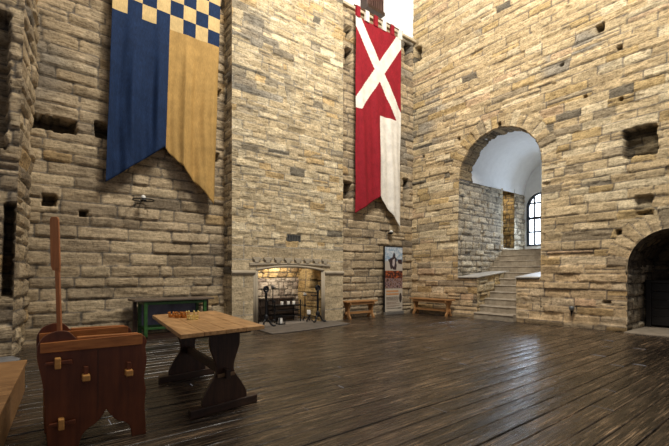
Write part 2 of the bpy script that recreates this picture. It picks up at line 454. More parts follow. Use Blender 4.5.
# firebox lining
FV = 9.35
fx = lambda s, p: (lambda S, T: masonry(S, T, s, (.11, .19), (.12, .34), p, jd=.03, rnd=.04, off=.02, amp=.02, wob=.10, jw=.014))
sheet('wall_firebox_back', (FU0 - .1, FU1 + .1), (0, 1.12), .02, plane_map((0, FV, 0), (1, 0, 0), (0, 0, 1), (0, -1, 0)), fx(41, P_RUB))
sheet('wall_firebox_hood', (FU0 - .1, FU1 + .1), (0, 1.0), .02, plane_map((0, FV, 1.1), (1, 0, 0), (0, -.55, .83), (0, -.83, -.55)), fx(42, P_GOLD))
sheet('wall_firebox_left', (0, FV - CV), (0, 2.2), .025, plane_map((FU0, CV, 0), (0, 1, 0), (0, 0, 1), (1, 0, 0)), fx(43, P_RUB), fade=('s0',))
sheet('wall_firebox_right', (0, FV - CV), (0, 2.2), .02, plane_map((FU1, CV, 0), (0, 1, 0), (0, 0, 1), (-1, 0, 0)), lambda S, T: masonry(S, T, 44, (.28, .4), (.4, .6), P_GOLD, jd=.02, rnd=.02, off=.006, amp=.012), fade=('s0',),
      holes=[(.20, .54, .84, 1.10, .28, .05)])
bm = bmesh.new(); box(bm, FU0 - .1, FU1 + .1, CV + .32, FV + .1, 1.92, 2.0)
box(bm, FU0 - .1, FU1 + .1, CV + .30, CV + .34, 1.42, 2.0); box(bm, FU0 - .05, FU1 + .05, CV + .004, CV + .34, 1.42, 1.46)
obj('lintel', bm, flat_mat('lintel_stone', (.45, .38, .27), .9, var=.2, scale=6, bmp=.5), kind='structure')
bm = bmesh.new(); box(bm, FU0 - .1, FU1 + .1, CV - .0, FV + .1, -.06, .012)
obj('floor_firebox', bm, flat_mat('firebox_flags', (.20, .17, .14), .85, var=.35, scale=7, bmp=.8), kind='structure')

# ---- left pier beside the back wall
def f_left(seed): return lambda S, T: masonry(S, T, seed, (0.2, 0.3), (0.35, .8), P_BACK, jd=.04, rnd=.05, off=.014, amp=.014, jw=.015, wob=.03, split=.05)
def lean_plane(o, ds, n, k=.03):
    o = np.array(o); ds = np.array(ds)
    def f(S, T):
        P = o + S[..., None] * ds; P = P + T[..., None] * np.array([k, 0, 1.0]); return P, np.broadcast_to(np.array(n), P.shape)
    return f
sheet('wall_left', (-3, .0), (0, 7.2), .026, lean_plane((.0, 7.5, 0), (1., 0, 0), (0, -1., 0)), f_left(53),
      holes=[(-.145, -.015, .88, 2.25, .4, .35), (-.6, -.145, 3.0, 5.0, .25, .5)], fade=('s1',))
sheet('wall_left_return', (0, 1.19), (0, 7.2), .026, lean_plane((.0, 7.5, 0), (.17, .985, 0), (.985, -.17, 0)), f_left(54), fade=('s0',))

# ---- passage behind the arch
LV, RV = AC + AR, AC - AR
UE = 14.15
fp = lambda s: (lambda S, T: masonry(S, T, s, (.15, .23), (.25, .6), P_PASS, jd=.028, rnd=.04, off=.012, amp=.013, jw=.014))
def sd_rec(S, T): return sd_box(S, T, 12.69, 13.42, 2.1, 4.2)
def map_pl(S, T):
    P = np.stack([S + LEAN * T * np.clip(1 - (S - UB) / 1.5, 0, 1), LV + 0 * S, T], -1); return P, np.broadcast_to(np.array([0, -1., 0]), P.shape)
def map_pr(S, T):
    P = np.stack([S + LEAN * T * np.clip(1 - (S - UB) / 1.5, 0, 1), RV + 0 * S, T], -1); return P, np.broadcast_to(np.array([0, 1., 0]), P.shape)
sheet('wall_passage_left', (UB, UE), (0, 4.0), .026, map_pl, fp(61), sdf=sd_rec, fade=('s0',))
sheet('wall_passage_right', (UB, UE), (0, 4.0), .035, map_pr, fp(62), fade=('s0',))
# recess in the passage wall
sheet('wall_recess_back', (12.6, 13.5), (2.0, 4.3), .03, plane_map((0, LV + .55, 0), (1, 0, 0), (0, 0, 1), (0, -1, 0)), fx(63, P_GOLD))
sheet('wall_recess_side', (0, .6), (2.0, 4.3), .03, plane_map((13.42, LV, 0), (0, 1, 0), (0, 0, 1), (-1, 0, 0)), fx(64, P_GOLD))
bm = bmesh.new(); box(bm, 12.6, 13.5, LV + .01, LV + .6, 2.02, 2.1); box(bm, 12.6, 13.5, LV + .01, LV + .6, 4.1, 4.2); box(bm, 12.6, 12.69, LV + .01, LV + .6, 2.0, 4.2)
obj('trim_recess', bm, flat_mat('recess_stone', (.40, .30, .15), .9, var=.2, scale=6, bmp=.5), kind='structure')
# stone ring on the underside of the arch (rough inner edge) then lime-washed vault
def map_in(S, T):
    an = math.pi * S / (math.pi * AR)
    z = AZ + AR * np.sin(an)
    P = np.stack([UB + LEAN * z + T, AC + AR * np.cos(an), z], -1)
    N = np.stack([0 * S, -np.cos(an), -np.sin(an)], -1); return P, N
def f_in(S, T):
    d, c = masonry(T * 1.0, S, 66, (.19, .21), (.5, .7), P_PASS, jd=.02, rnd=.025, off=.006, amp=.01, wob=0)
    return d + .035, c * np.array([.62, .54, .42])  # shade under the arch painted in by darkening the stone colour
def sd_rag(S, T): return (.60 + .10 * np.sign(vn(S * 5.2, S * 0 + .5, 4)) * np.abs(vn(S * 5.2, S * 0, 8)) * 2 + .05 * vn(S * 14, T * 2, 5)) - T
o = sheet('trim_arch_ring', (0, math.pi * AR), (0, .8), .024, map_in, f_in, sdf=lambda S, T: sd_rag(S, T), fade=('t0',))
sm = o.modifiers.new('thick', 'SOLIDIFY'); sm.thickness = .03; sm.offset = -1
bm = bmesh.new(); n = 48
vr = []
us = [UB + .12 + i * (UE - UB - .12) / 12 for i in range(13)]
for u in us:
    ln_ = LEAN * 4.6 * max(0, 1 - (u - UB) / 1.5)
    vr.append([bm.verts.new((u + ln_, AC + (AR + .012) * math.cos(math.pi * k / n), AZ + .06 * 0 + (AR + .012) * math.sin(math.pi * k / n))) for k in range(n + 1)])
for A, B in zip(vr, vr[1:]):
    for k in range(n): bm.faces.new((A[k], A[k + 1], B[k + 1], B[k]))
obj('ceiling_vault', bm, PLASTER, kind='structure', smooth=True)
# far wall with the window embrasure (plane u = UE)
WV, WZ0, WZS, WR = 6.40, 2.20, 3.55, .50
bm = bmesh.new()
def arch_pts(cv, z0, zs, r, n=20): return [(cv + r, z0)] + [(cv + r * math.cos(math.pi * k / n), zs + r * math.sin(math.pi * k / n)) for k in range(n + 1)] + [(cv - r, z0)]
ip = arch_pts(WV, WZ0, WZS, WR); opn = arch_pts(AC, 1.5, AZ, AR + .03)
iv = [bm.verts.new((UE, a, z)) for a, z in ip]; ov = [bm.verts.new((UE, a, z)) for a, z in opn]
for i in range(len(iv) - 1): bm.faces.new((iv[i], iv[i + 1], ov[i + 1], ov[i]))
bm.faces.new((iv[-1], iv[0], ov[0], ov[-1]))
jv = [bm.verts.new((UE + .35, a, z)) for a, z in ip]
for i in range(len(iv)): bm.faces.new((iv[i], iv[(i + 1) % len(iv)], jv[(i + 1) % len(iv)], jv[i]))
obj('wall_passage_end', bm, PLASTER, kind='structure')
# window
DAY = flat_mat('daylight_glass', (.8, .85, .9), .2, var=.01, bmp=0, emit=((.78, .87, 1.0), 5.5))
FRAME = flat_mat('window_frame_paint', (.03, .04, .055), .5, var=.2)
w1 = thing('window_1', 'arched daylight window with dark glazing bars at the head of the stone steps', 'window', (UE + .09, WV, WZ0))
w1['kind'] = 'structure'
bm = bmesh.new(); bm.faces.new([bm.verts.new((.03, a - WV, z - WZ0)) for a, z in ip]); obj('pane', bm, DAY, w1)
bm = bmesh.new()
ipp = [(a - WV, z - WZ0) for a, z in ip]; inn = [(a * .82, .07 + z * .93) for a, z in ipp]
for i in range(len(ipp)):
    j = (i + 1) % len(ipp)
    q = [ipp[i], ipp[j], inn[j], inn[i]]
    outline(bm, q, (-.04, 0, 0), (0, 1, 0), (0, 0, 1), (.06, 0, 0))
box(bm, -.035, .02, -.02, .02, .03, 1.8)
for z in (.5, .98, 1.5): box(bm, -.035, .02, -.44, .44, z - (.045 if z == .98 else .026), z + (.045 if z == .98 else .026))
for yy in (-.23, .23): box(bm, -.03, .015, yy - .024, yy + .024, .03, 1.7)
obj('window_frame', bm, FRAME, w1)

# ---- stairs
RISE, TREAD = .185, .27
def step_mat():
    m, nt, b = new_mat('worn_step_stone')
    v = obj_coord(nt); n1 = noise_node(nt, 6, 6, v, .7)
    nt.links.new(ramp(nt, n1.outputs[0], [(.3, (.22, .18, .13)), (.7, (.46, .39, .29))]), b.inputs['Base Color'])
    b.inputs['Roughness'].default_value = .8; bump(nt, b, n1.outputs[0], .7, .02); return m
STEP = step_mat()
stair = thing('stone_steps', 'worn stone steps rising through the tall arch to the daylight window', 'stairs', (UB, 5.74, 0))
NS = 11
for i in range(NS):
    bm = bmesh.new()
    wl, wr = (SL, SRt) if i < 6 else (LV, RV)
    u0 = UB - .17 + i * TREAD; z1 = (i + 1) * RISE
    e = UE if i == NS - 1 else u0 + TREAD + .08
    # worn nosing: subdivided front edge
    nn = 12; prev = None
    for k in range(nn + 1):
        v = wr + (wl - wr) * k / nn
        sag = -.022 * math.sin(math.pi * k / nn) + random.uniform(-.004, .004)
        jit = random.uniform(-.008, .008)
        ring = [(u0 + .02, 0.0 if i < 6 else max(0, z1 - .4)), (u0 + .02, z1 - .05), (u0 + jit, z1 - .035), (u0 + .012 + jit, z1 + sag - .004), (e, z1 + sag * .4), (e, 0.0 if i < 6 else max(0, z1 - .4))]
        cur = [bm.verts.new((a - UB, v - 5.74, z)) for a, z in ring]
        if prev:
            for j in range(len(ring)): bm.faces.new((prev[j], prev[(j + 1) % len(ring)], cur[(j + 1) % len(ring)], cur[j]))
        else: bm.faces.new(cur[::-1])
        prev = cur
    bm.faces.new(prev)
    obj('step', bm, STEP, stair)
# parapets each side of the lower flight, with pale capping slabs
CAP = flat_mat('pale_capping_slab', (.40, .37, .32), .6, var=.25, scale=5, bmp=.4)
def slope_map(v, n):
    def f(S, T): return np.stack([S, v + 0 * S, T * (1 + (S - UB) * .091)], -1), np.broadcast_to(np.array([0, n, 0]), S.shape + (3,))
    return f
fpa = lambda s: (lambda S, T: masonry(S, T, s, (.16, .24), (.3, .6), P_RIGHT, jd=.02, rnd=.03, off=.012, amp=.012))
sheet('wall_parapet_left', (UB, UB + 1.75), (0, 1.13), .026, slope_map(SL, -1.), fpa(71), fade=('s0',))
sheet('wall_parapet_right', (UB, UB + 1.75), (0, 1.13), .03, slope_map(SRt, 1.), fpa(72), fade=('s0',))
for nm, ya, yb in (('trim_ledge_left', SL - .03, LV - .02), ('trim_ledge_right', RV + .02, SRt + .03)):
    bm = bmesh.new(); outline(bm, [(UB - .02, 1.115), (UB - .02, 1.155), (UB + 1.72, 1.33), (UB + 1.72, 1.29)], (0, ya, 0), (1, 0, 0), (0, 0, 1), (0, yb - ya, 0))
    obj(nm, bm, CAP, kind='structure', bevel=.012)

# ---- low doorway
DD = 2.0
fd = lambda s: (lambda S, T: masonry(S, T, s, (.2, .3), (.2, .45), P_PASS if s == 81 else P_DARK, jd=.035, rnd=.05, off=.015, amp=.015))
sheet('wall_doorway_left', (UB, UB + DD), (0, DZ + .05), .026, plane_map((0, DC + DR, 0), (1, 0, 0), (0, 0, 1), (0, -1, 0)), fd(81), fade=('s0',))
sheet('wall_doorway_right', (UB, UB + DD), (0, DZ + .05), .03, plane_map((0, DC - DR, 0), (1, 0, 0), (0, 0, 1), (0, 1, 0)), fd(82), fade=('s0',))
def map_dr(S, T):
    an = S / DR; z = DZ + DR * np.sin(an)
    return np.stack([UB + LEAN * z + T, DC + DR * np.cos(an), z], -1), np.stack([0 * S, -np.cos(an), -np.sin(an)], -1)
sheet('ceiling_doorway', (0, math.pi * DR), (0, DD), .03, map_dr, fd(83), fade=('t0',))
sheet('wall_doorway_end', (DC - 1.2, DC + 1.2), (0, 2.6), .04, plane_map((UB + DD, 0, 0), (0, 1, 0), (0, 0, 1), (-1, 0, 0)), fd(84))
bm = bmesh.new(); box(bm, UB - .22, UB + DD, DC - DR - .02, DC + DR - .0, -.05, .025)
obj('floor_doorway', bm, flat_mat('threshold_stone', (.28, .23, .17), .75, var=.3, scale=5, bmp=.6), kind='structure', bevel=.01)
g = thing('door_gate', 'dark boarded half-height gate inside the low arched doorway', 'gate', (UB + 1.2, DC, .025))
gm = wood_mat('gate_wood', (.005, .0045, .0045), (.016, .014, .013), 'y', .45)
bm = bmesh.new()
for i in range(5): box(bm, 0, .035, -.73, .73, .05 + i * .19, .05 + i * .19 + .182)
obj('gate_board', bm, gm, g, bevel=.006)
for yy in (-.66, .66):
    bm = bmesh.new(); box(bm, -.05, 0, yy - .05, yy + .05, .0, 1.02); obj('gate_post', bm, gm, g, bevel=.006)
bm = bmesh.new(); box(bm, -.06, .05, -.73, .73, 1.0, 1.06); obj('gate_rail', bm, gm, g, bevel=.006)

# ---- floor of wide boards running parallel to the back wall
def floor_mat():
    m, nt, b = new_mat('black_stained_floorboards')
    at = nt.nodes.new('ShaderNodeAttribute'); at.attribute_name = 'col'
    v = nt.nodes.new('ShaderNodeVectorMath'); v.operation = 'ADD'
    sc = nt.nodes.new('ShaderNodeVectorMath'); sc.operation = 'MULTIPLY'; sc.inputs[1].default_value = (31, 17, 9)
    nt.links.new(at.outputs['Color'], sc.inputs[0]); nt.links.new(obj_coord(nt, (.7, 22, 1)), v.inputs[0]); nt.links.new(sc.outputs[0], v.inputs[1])
    n1 = noise_node(nt, 3.0, 8, v.outputs[0], .72); n1.inputs['Distortion'].default_value = .6
    n2 = noise_node(nt, .9, 4, obj_coord(nt)); n3 = noise_node(nt, 1.2, 6, obj_coord(nt, (2, 26, 1)), .7)
    base = ramp(nt, n1.outputs[0], [(.36, (.008, .0065, .0055)), (.49, (.024, .018, .0135)), (.56, (.075, .055, .038)), (.64, (.32, .235, .155))])
    wear = ramp(nt, n2.outputs[0], [(.35, (.55, .55, .57)), (.65, (1.35, 1.3, 1.22))])
    c = mixc(nt, 1.0, base, wear, 'MULTIPLY')
    s2 = ramp(nt, at.outputs['Fac'], [(0, (.38, .38, .38)), (1, (1.7, 1.64, 1.55))])
    c = mixc(nt, 1.0, c, s2, 'MULTIPLY')
    nt.links.new(c, b.inputs['Base Color'])
    rg = ramp(nt, n3.outputs[0], [(.3, (.17, .17, .17)), (.7, (.38, .38, .38))]); nt.links.new(rg, b.inputs['Roughness'])
    b.inputs['Specular IOR Level'].default_value = .5
    bump(nt, b, n1.outputs[0], .5, .006)
    return m
V = []; F = []; C = []
v = -2.0; rng = random.Random(5)
while v < 8.75:
    w = rng.uniform(.15, .21)
    u = -3.2 - rng.uniform(0, 2)
    while u < 10.5:
        L = rng.uniform(2.2, 4.4); z = rng.uniform(-.003, .003); c = rng.random(); b0 = len(V); c2 = rng.random(); c3 = rng.random()
        prof = ((v, -.02), (v + .005, z - .004), (v + .009, z), (v + w / 2, z + .0025), (v + w - .009, z), (v + w - .005, z - .004), (v + w, -.02))
        ue = min(u + L - .004, 10.4)
        for uu in (u, ue):
            for vv, zz in prof: V.append((uu, vv, zz)); C.append((c, c2, c3, 1))
        for k in range(6): F.append((b0 + k, b0 + 7 + k, b0 + 8 + k, b0 + k + 1))
        u += L
    v += w
me = bpy.data.meshes.new('floor'); me.from_pydata(V, [], [f[::-1] for f in F]); me.update()
ca = me.color_attributes.new('col', 'FLOAT_COLOR', 'POINT'); ca.data.foreach_set('color', [x for c in C for x in c])
bm = bmesh.new(); bm.from_mesh(me); bmesh.ops.recalc_face_normals(bm, faces=bm.faces[:])
for f in bm.faces:
    if f.normal.z < 0: f.normal_flip()
bm.to_mesh(me); bm.free()
me.materials.append(floor_mat())
fl = bpy.data.objects.new('floor', me); COL.objects.link(fl); fl['kind'] = 'structure'

# ================================================================== things
# ---- fireplace dressings
fpz = thing('fireplace_surround', 'carved stone fireplace surround with battlemented frieze on the chimney breast', 'fireplace', (FC, CV, 0))
ASH = flat_mat('dressed_sandstone', (.43, .365, .265), .9, var=.12, scale=5, bmp=.3)
for s_, (a, b) in ((-1, (CU0 - .015, FU0 - .08)), (1, (FU1 + .08, CU1 + .015))):
    bm = bmesh.new()
    outline(bm, [(0, 1.19), (-.045, 1.245), (-.045, 1.275), (0, 1.31)], (a - FC, 0, 0), (0, 1, 0), (0, 0, 1), (b - a, 0, 0))
    obj('impost_moulding', bm, ASH, fpz, bevel=.006)
for s_, a in ((-1, FU0 - .045), (1, FU1 + .045)):
    bm = bmesh.new(); tube(bm, [(a - FC, -.012, 0), (a - FC, -.012, 1.30)], .03, 12); box(bm, a - FC - .07, a - FC + .045, -.012, .002, 0, 1.30); obj('jamb_moulding', bm, ASH, fpz, smooth=True)
bm = bmesh.new()
pp = [((-1 + 2 * k / 24) * (FC - FU0 + .05), -.012, FZ + .03 + .09 * (1 - (-1 + 2 * k / 24) ** 2)) for k in range(25)]
tube(bm, pp, .03, 10); obj('arch_moulding', bm, ASH, fpz, smooth=True)
nb = 8; L0, L1 = 4.20 - FC, 6.42 - FC; pz = (L1 - L0) / nb; zb = FZ + .15
bm = bmesh.new(); low = [(L1 + .04 - (L1 - L0 + .08) * k / 16, zb - .03 + .04 * (1 - (1 - 2 * k / 16) ** 2)) for k in range(17)]
outline(bm, [(L0 - .04, zb + .045), (L1 + .04, zb + .045)] + low, (0, 0, 0), (1, 0, 0), (0, 0, 1), (0, -.035, 0)); obj('frieze_band', bm, ASH, fpz, bevel=.01)
for i in range(nb):
    c_ = L0 + (i + .5) * pz
    bm = bmesh.new(); outline(bm, [(c_ - .045, zb + .04), (c_ + .045, zb + .04), (c_ + .06, zb + .10), (c_ + .10, zb + .12), (c_ + .10, zb + .17), (c_ - .10, zb + .17), (c_ - .10, zb + .12), (c_ - .06, zb + .10)], (0, 0, 0), (1, 0, 0), (0, 0, 1), (0, -.045, 0))
    obj('battlement', bm, ASH, fpz, bevel=.008)
# vent grille in the breast
gr = thing('wall_vent', 'small dark grey rectangular vent set above the fireplace', 'vent', (ga, CV, gz))
gm2 = flat_mat('vent_metal', (.13, .13, .12), .6, .2, var=.4, scale=40)
bm = bmesh.new(); box(bm, -.2, .2, .04, .06, -.085, .085); obj('vent_back', bm, gm2, gr)
bm = bmesh.new()
for i in range(9): box(bm, -.19 + i * .046, -.172 + i * .046, .0, .03, -.07, .07)
for z in (-.078, .062): box(bm, -.2, .2, -.0, .035, z, z + .016)
obj('vent_bar', bm, gm2, gr)
# hearth slab
bm = bmesh.new()
hp = [(4.20, 8.24), (4.10, 7.12), (4.9, 7.16), (5.7, 7.3), (6.45, 7.45), (6.5, 8.24)]
outline(bm, hp, (0, 0, .002), (1, 0, 0), (0, 1, 0), (0, 0, .022))
obj('hearth_slab', bm, flat_mat('worn_hearth_stone', (.125, .108, .09), .55, var=.45, scale=6, bmp=.7), bevel=.008,
    tag=('worn grey stone hearth slab lying on floorboards before the fireplace', 'hearth'))

# ---- iron pieces in the fireplace
def andiron(loc, label, hook):
    t = thing('andiron', label, 'andiron', loc, 0, 'tall iron andirons')
    bm = bmesh.new(); lathe(bm, [(.03, .16), (.032, .2), (.027, .24), (.027, .74), (.032, .76), (.028, .79)], n=12); obj('shaft', bm, IRON, t, smooth=True)
    bm = bmesh.new(); torus(bm, (0, 0, .85), (1, 0, 0), (0, 0, 1), .054, .026, 24, 8); lathe(bm, [(.002, .825), (.024, .84), (.026, .85), (.02, .87), (.002, .88)], n=12)
    obj('ring_finial', bm, IRON, t, smooth=True)
    bm = bmesh.new(); lathe(bm, [(.01, .12), (.05, .16), (.058, .2), (.045, .25), (.02, .29)], n=14); obj('knop', bm, IRON, t, smooth=True)
    for dx, dy in ((-1, -.5), (1, -.5)):
        bm = bmesh.new(); tube(bm, spline([(0, 0, .19), (dx * .06, dy * .06, .13), (dx * .10, dy * .10, .05), (dx * .16, dy * .16, .018), (dx * .19, dy * .19, .03)], 5), [.022] * 20 + [.02], 8)
        obj('leg', bm, IRON, t, smooth=True)
    bm = bmesh.new(); tube(bm, [(0, 0, .13), (0, .35, .13), (0, .36, .0)], .014, 8); obj('log_bar', bm, IRON, t)
    if hook:
        bm = bmesh.new(); tube(bm, spline([(0, 0, .66), (-.10, -.0, .66), (-.17, 0, .655), (-.19, 0, .69)], 4), .014, 8); obj('hook', bm, IRON, t, smooth=True)
andiron((4.53, 8.15, .026), 'tall black iron andiron with ring top on the left of the hearth', False)
andiron((6.00, 8.17, .026), 'tall black iron andiron with ring top and side hook, right of hearth', True)

def candle(loc, r, h, label, group):
    t = thing('candle', label, 'candle', loc, 0, group)
    bm = bmesh.new(); lathe(bm, [(r * .96, 0), (r, .01), (r, h - .008), (r * .9, h), (r * .4, h - .006), (.002, h - .008)], n=16); obj('wax', bm, WAX, t, smooth=True)
    bm = bmesh.new(); tube(bm, [(0, 0, h - .01), (.003, 0, h + .02)], .003, 6); obj('wick', bm, IRON, t)
def stick(loc, h, label, name='candlestick'):
    t = thing(name, label, 'candlestick', loc, 0, 'iron candlesticks in the fireplace')
    bm = bmesh.new(); lathe(bm, [(.012, .05), (.012, h * .55), (.028, h * .58), (.028, h * .62), (.012, h * .66), (.011, h - .02), (.02, h - .015)], n=10); obj('stem', bm, IRON, t, smooth=True)
    bm = bmesh.new(); lathe(bm, [(.015, h - .022), (.055, h - .012), (.06, h), (.05, h - .002)], n=18); obj('drip_pan', bm, IRON, t, smooth=True)
    for a in (90, 210, 330):
        bm = bmesh.new(); c, s = math.cos(R(a)), math.sin(R(a)); tube(bm, spline([(0, 0, .09), (c * .06, s * .06, .07), (c * .11, s * .11, .0)], 4), .01, 6); obj('leg', bm, IRON, t)
stick((5.01, 8.68, .012), .88, 'tallest black iron candlestick, beside the left andiron')
candle((5.01, 8.68, .892), .042, .06, 'short white candle on the tallest candlestick', 'white pillar candles')
stick((5.99, 8.72, .012), .66, 'tall thin iron candlestick right of the fire basket')
candle((5.99, 8.72, .672), .042, .065, 'white candle on the thin candlestick right of the basket', 'white pillar candles')
stick((5.90, 8.42, .012), .19, 'low iron candlestick at the front right of the hearth')
candle((5.90, 8.42, .202), .05, .11, 'thick white candle on the low front candlestick', 'white pillar candles')
# lantern holder at the front left
lx, ly = 5.06, 8.40
t = thing('lantern', 'small open black lantern on the hearth between andiron and basket', 'lantern', (lx, ly, .012))
bm = bmesh.new(); box(bm, -.085, .085, -.085, .085, 0, .02); obj('base', bm, IRON, t, bevel=.004)
for a in (-1, 1):
    for b in (-1, 1):
        bm = bmesh.new(); box(bm, a * .075 - .008, a * .075 + .008, b * .075 - .008, b * .075 + .008, .02, .2); obj('post', bm, IRON, t)
bm = bmesh.new()
for a in (-1, 1): box(bm, -.083, .083, a * .075 - .008, a * .075 + .008, .2, .214); box(bm, a * .075 - .008, a * .075 + .008, -.083, .083, .2, .214)
obj('top_frame', bm, IRON, t)
candle((lx, ly, .032), .05, .13, 'white candle standing inside the small black lantern', 'white pillar candles')
# fire basket
t = thing('fire_basket', 'black iron fire basket with rails in the middle of the firebox', 'fire grate', (5.45, 8.86, .012))
for a in (-.38, .38):
    for b in (-.17, .17):
        bm = bmesh.new(); tube(bm, [(a, b, 0), (a, b, .52)], .016, 8)
        lathe(bm, [(.012, .52), (.026, .535), (.012, .56)], (a, b, 0), 10); obj('leg', bm, IRON, t)
for z in (.16, .30, .42):
    bm = bmesh.new()
    for b in (-.17, .17): tube(bm, [(-.38, b, z), (.38, b, z)], .011, 8)
    for a in (-.38, .38): tube(bm, [(a, -.17, z), (a, .17, z)], .011, 8)
    obj('rail', bm, IRON, t)
bm = bmesh.new()
for i in range(9): tube(bm, [(-.34 + i * .085, -.17, .16), (-.34 + i * .085, .17, .16)], .008, 6)
obj('grate_bar', bm, IRON, t)
bm = bmesh.new(); box(bm, -.40, .40, -.20, .20, .425, .437); obj('shelf', bm, IRON, t)
for dx, dz, nm in ((-.16, 0, 'left'), (.03, .0, 'middle'), (.19, 0, 'right')):
    candle((5.45 + dx, 8.72, .45), .038, .085, f'small white candle, {nm} of the three on the fire basket', 'white pillar candles')
# fireback
t = obj('fireback', bmesh.new(), IRON); bpy.data.objects.remove(t)
bm = bmesh.new(); box(bm, 4.42, 5.95, FV - .16, FV - .10, .012, .60)
for z in (.2, .4, .57): box(bm, 4.42, 5.95, FV - .175, FV - .155, z - .012, z + .012)
for u in (4.44, 4.95, 5.45, 5.93): box(bm, u - .012, u + .012, FV - .178, FV - .155, .012, .6)
obj('fireback', bm, flat_mat('rusted_iron', (.045, .030, .022), .7, .2, var=.5, scale=9), tag=('low rust-brown iron fireback panel standing behind the fire basket', 'fireback'), bevel=.004)

# ---- banners
GOLD_C = cloth_mat('gold_cloth', (.47, .29, .095)); GOLD_P = cloth_mat('pale_gold_cloth', (.66, .48, .22))
BLUE_C = cloth_mat('blue_cloth', (.010, .027, .078), .35); RED_C = cloth_mat('crimson_cloth', (.28, .012, .022), .25)
RED_D = RED_C; WHITE_C = cloth_mat('white_cloth', (.80, .76, .68), .06)

def cloth(name, us, rows, mats, matf, folds, parent, loc):
    bm = bmesh.new(); g = []
    for r in rows:
        line = []
        for u in us:
            x, z = r(u); y = folds(u, z)
            line.append(bm.verts.new((x - loc[0], y, z - loc[2])))
        g.append(line)
    for i in range(len(rows) - 1):
        for j in range(len(us) - 1):
            f = bm.faces.new((g[i][j], g[i][j + 1], g[i + 1][j + 1], g[i + 1][j]))
            uc = (us[j] + us[j + 1]) / 2; zc = sum(v.co.z for v in f.verts) / 4 + loc[2]
            f.material_index = matf(uc, zc)
    o = obj(name, bm, mats, parent, smooth=True)
    m = o.modifiers.new('thick', 'SOLIDIFY'); m.thickness = .006
    return o
ROD = wood_mat('banner_rod_wood', (.10, .05, .02), (.2, .1, .05), 'x')
# 1 blue and gold
b1 = thing('hanging_banner', 'swallow-tailed blue and gold banner with a chequered top hung on the back wall', 'banner', (2.49, 8.42, 2.7))
U0, U1 = 1.459, 3.53; CW = (U1 - U0) / 8; ZB, ZT = 6.15, 7.35
def zbot(s): return 2.91 + (3.76 - 2.91) * s / .49 if s < .49 else 3.76 + (2.72 - 3.76) * (s - .49) / .51
NC = 128
us = [k / NC for k in range(NC + 1)]
shear = lambda z: -.105 * (6.15 - z) / 3.3
rows = [(lambda z: (lambda s: (U0 + s * (U1 - U0) + shear(z), z)))(ZT - k * .05) for k in range(25)]
rows += [(lambda q: (lambda s: (U0 + s * (U1 - U0) + shear(ZB + (zbot(s) - ZB) * q), ZB + (zbot(s) - ZB) * q)))(k / 60) for k in range(1, 61)]
def fold1(s, z):
    d = min(1, max(0, (ZB + .2 - z) / 1.6)); d0 = .25
    y = .045 * (d + d0 * .4) * math.sin(s * 26 + .5 * math.sin(z)) + .014 * d * math.sin(s * 47 + 1.3 + .3 * z)
    y -= .05 * d * math.exp(-((s - .66) / .02) ** 2) + .045 * d * math.exp(-((s - .40) / .022) ** 2)
    y += .010 * d * math.sin(s * 83 + 2 * math.sin(z * 1.7)) + .004 * math.sin(z * 7 + s * 9) * d
    return y
def mat1(s, z):
    c = min(7, int(s * 8))
    if z > ZB:
        r = int((z - ZB) / .3)
        return 2 if (c + r) % 2 == 0 else 0
    return 0 if s < .5 else 1
cloth('banner_cloth', us, rows, [BLUE_C, GOLD_C, GOLD_P], mat1, fold1, b1, (2.49, 8.42, 2.7))
bm = bmesh.new(); tube(bm, [(-1.15, 0, 4.86), (1.15, 0, 4.86)], .022, 10); obj('hanging_rod', bm, ROD, b1)
for k in range(6):
    bm = bmesh.new(); x = U0 - 2.49 + .06 + k * .385 + .04; box(bm, x, x + .12, -.024, -.018, 4.64, 4.89); box(bm, x, x + .12, .018, .024, 4.64, 4.89); box(bm, x, x + .12, -.024, .024, 4.883, 4.889); obj('hanging_tab', bm, RED_C, b1)
# 2 red and white
b2 = thing('hanging_banner', 'swallow-tailed crimson banner with a white diagonal cross hung by the corner', 'banner', (8.46, 8.45, 2.7))
U2, U3 = 7.53, 9.39; ZT2, ZM2 = 8.47, 5.90
def zbot2(s): return 2.93 + (3.52 - 2.93) * s / .52 if s < .52 else 3.52 + (2.66 - 3.52) * (s - .52) / .48
NC = 120; us = [k / NC for k in range(NC + 1)]
rows = [(lambda z: (lambda s: (U2 + s * (U3 - U2), z)))(ZT2 - (ZT2 - ZM2) * k / 150) for k in range(151)]
rows += [(lambda q: (lambda s: (U2 + s * (U3 - U2) - .0 * q, ZM2 + (zbot2(s) - ZM2) * q)))(k / 70) for k in range(1, 71)]
def fold2(s, z):
    d = min(1, max(.15, (7.8 - z) / 3.5))
    return .028 * d * math.sin(s * 19 + .4 * z) + .014 * d * math.sin(s * 41 + z) + .01 * math.sin(z * 3 + s * 6)
def mat2(s, z):
    if z > ZM2:
        x = s; y = (z - ZM2) / (ZT2 - ZM2)
        wid = .115
        if abs(x - y) < wid or abs(x + y - 1) < wid: return 1
        return 0
    return 0 if s < .52 else 1
cloth('banner_cloth', us, rows, [RED_C, WHITE_C], mat2, fold2, b2, (8.46, 8.45, 2.7))
bm = bmesh.new(); tube(bm, [(-1.0, 0, 6.03), (1.0, 0, 6.03)], .02, 10); obj('hanging_rod', bm, ROD, b2)
for k in range(6):
    bm = bmesh.new(); x = U2 - 8.46 + k * .348; box(bm, x, x + .15, -.026, -.02, 5.75, 6.05); box(bm, x, x + .15, .02, .026, 5.75, 6.05); box(bm, x, x + .15, -.026, .026, 6.048, 6.054)
    obj('hanging_tab', bm, RED_C if k % 2 == 0 else WHITE_C, b2)

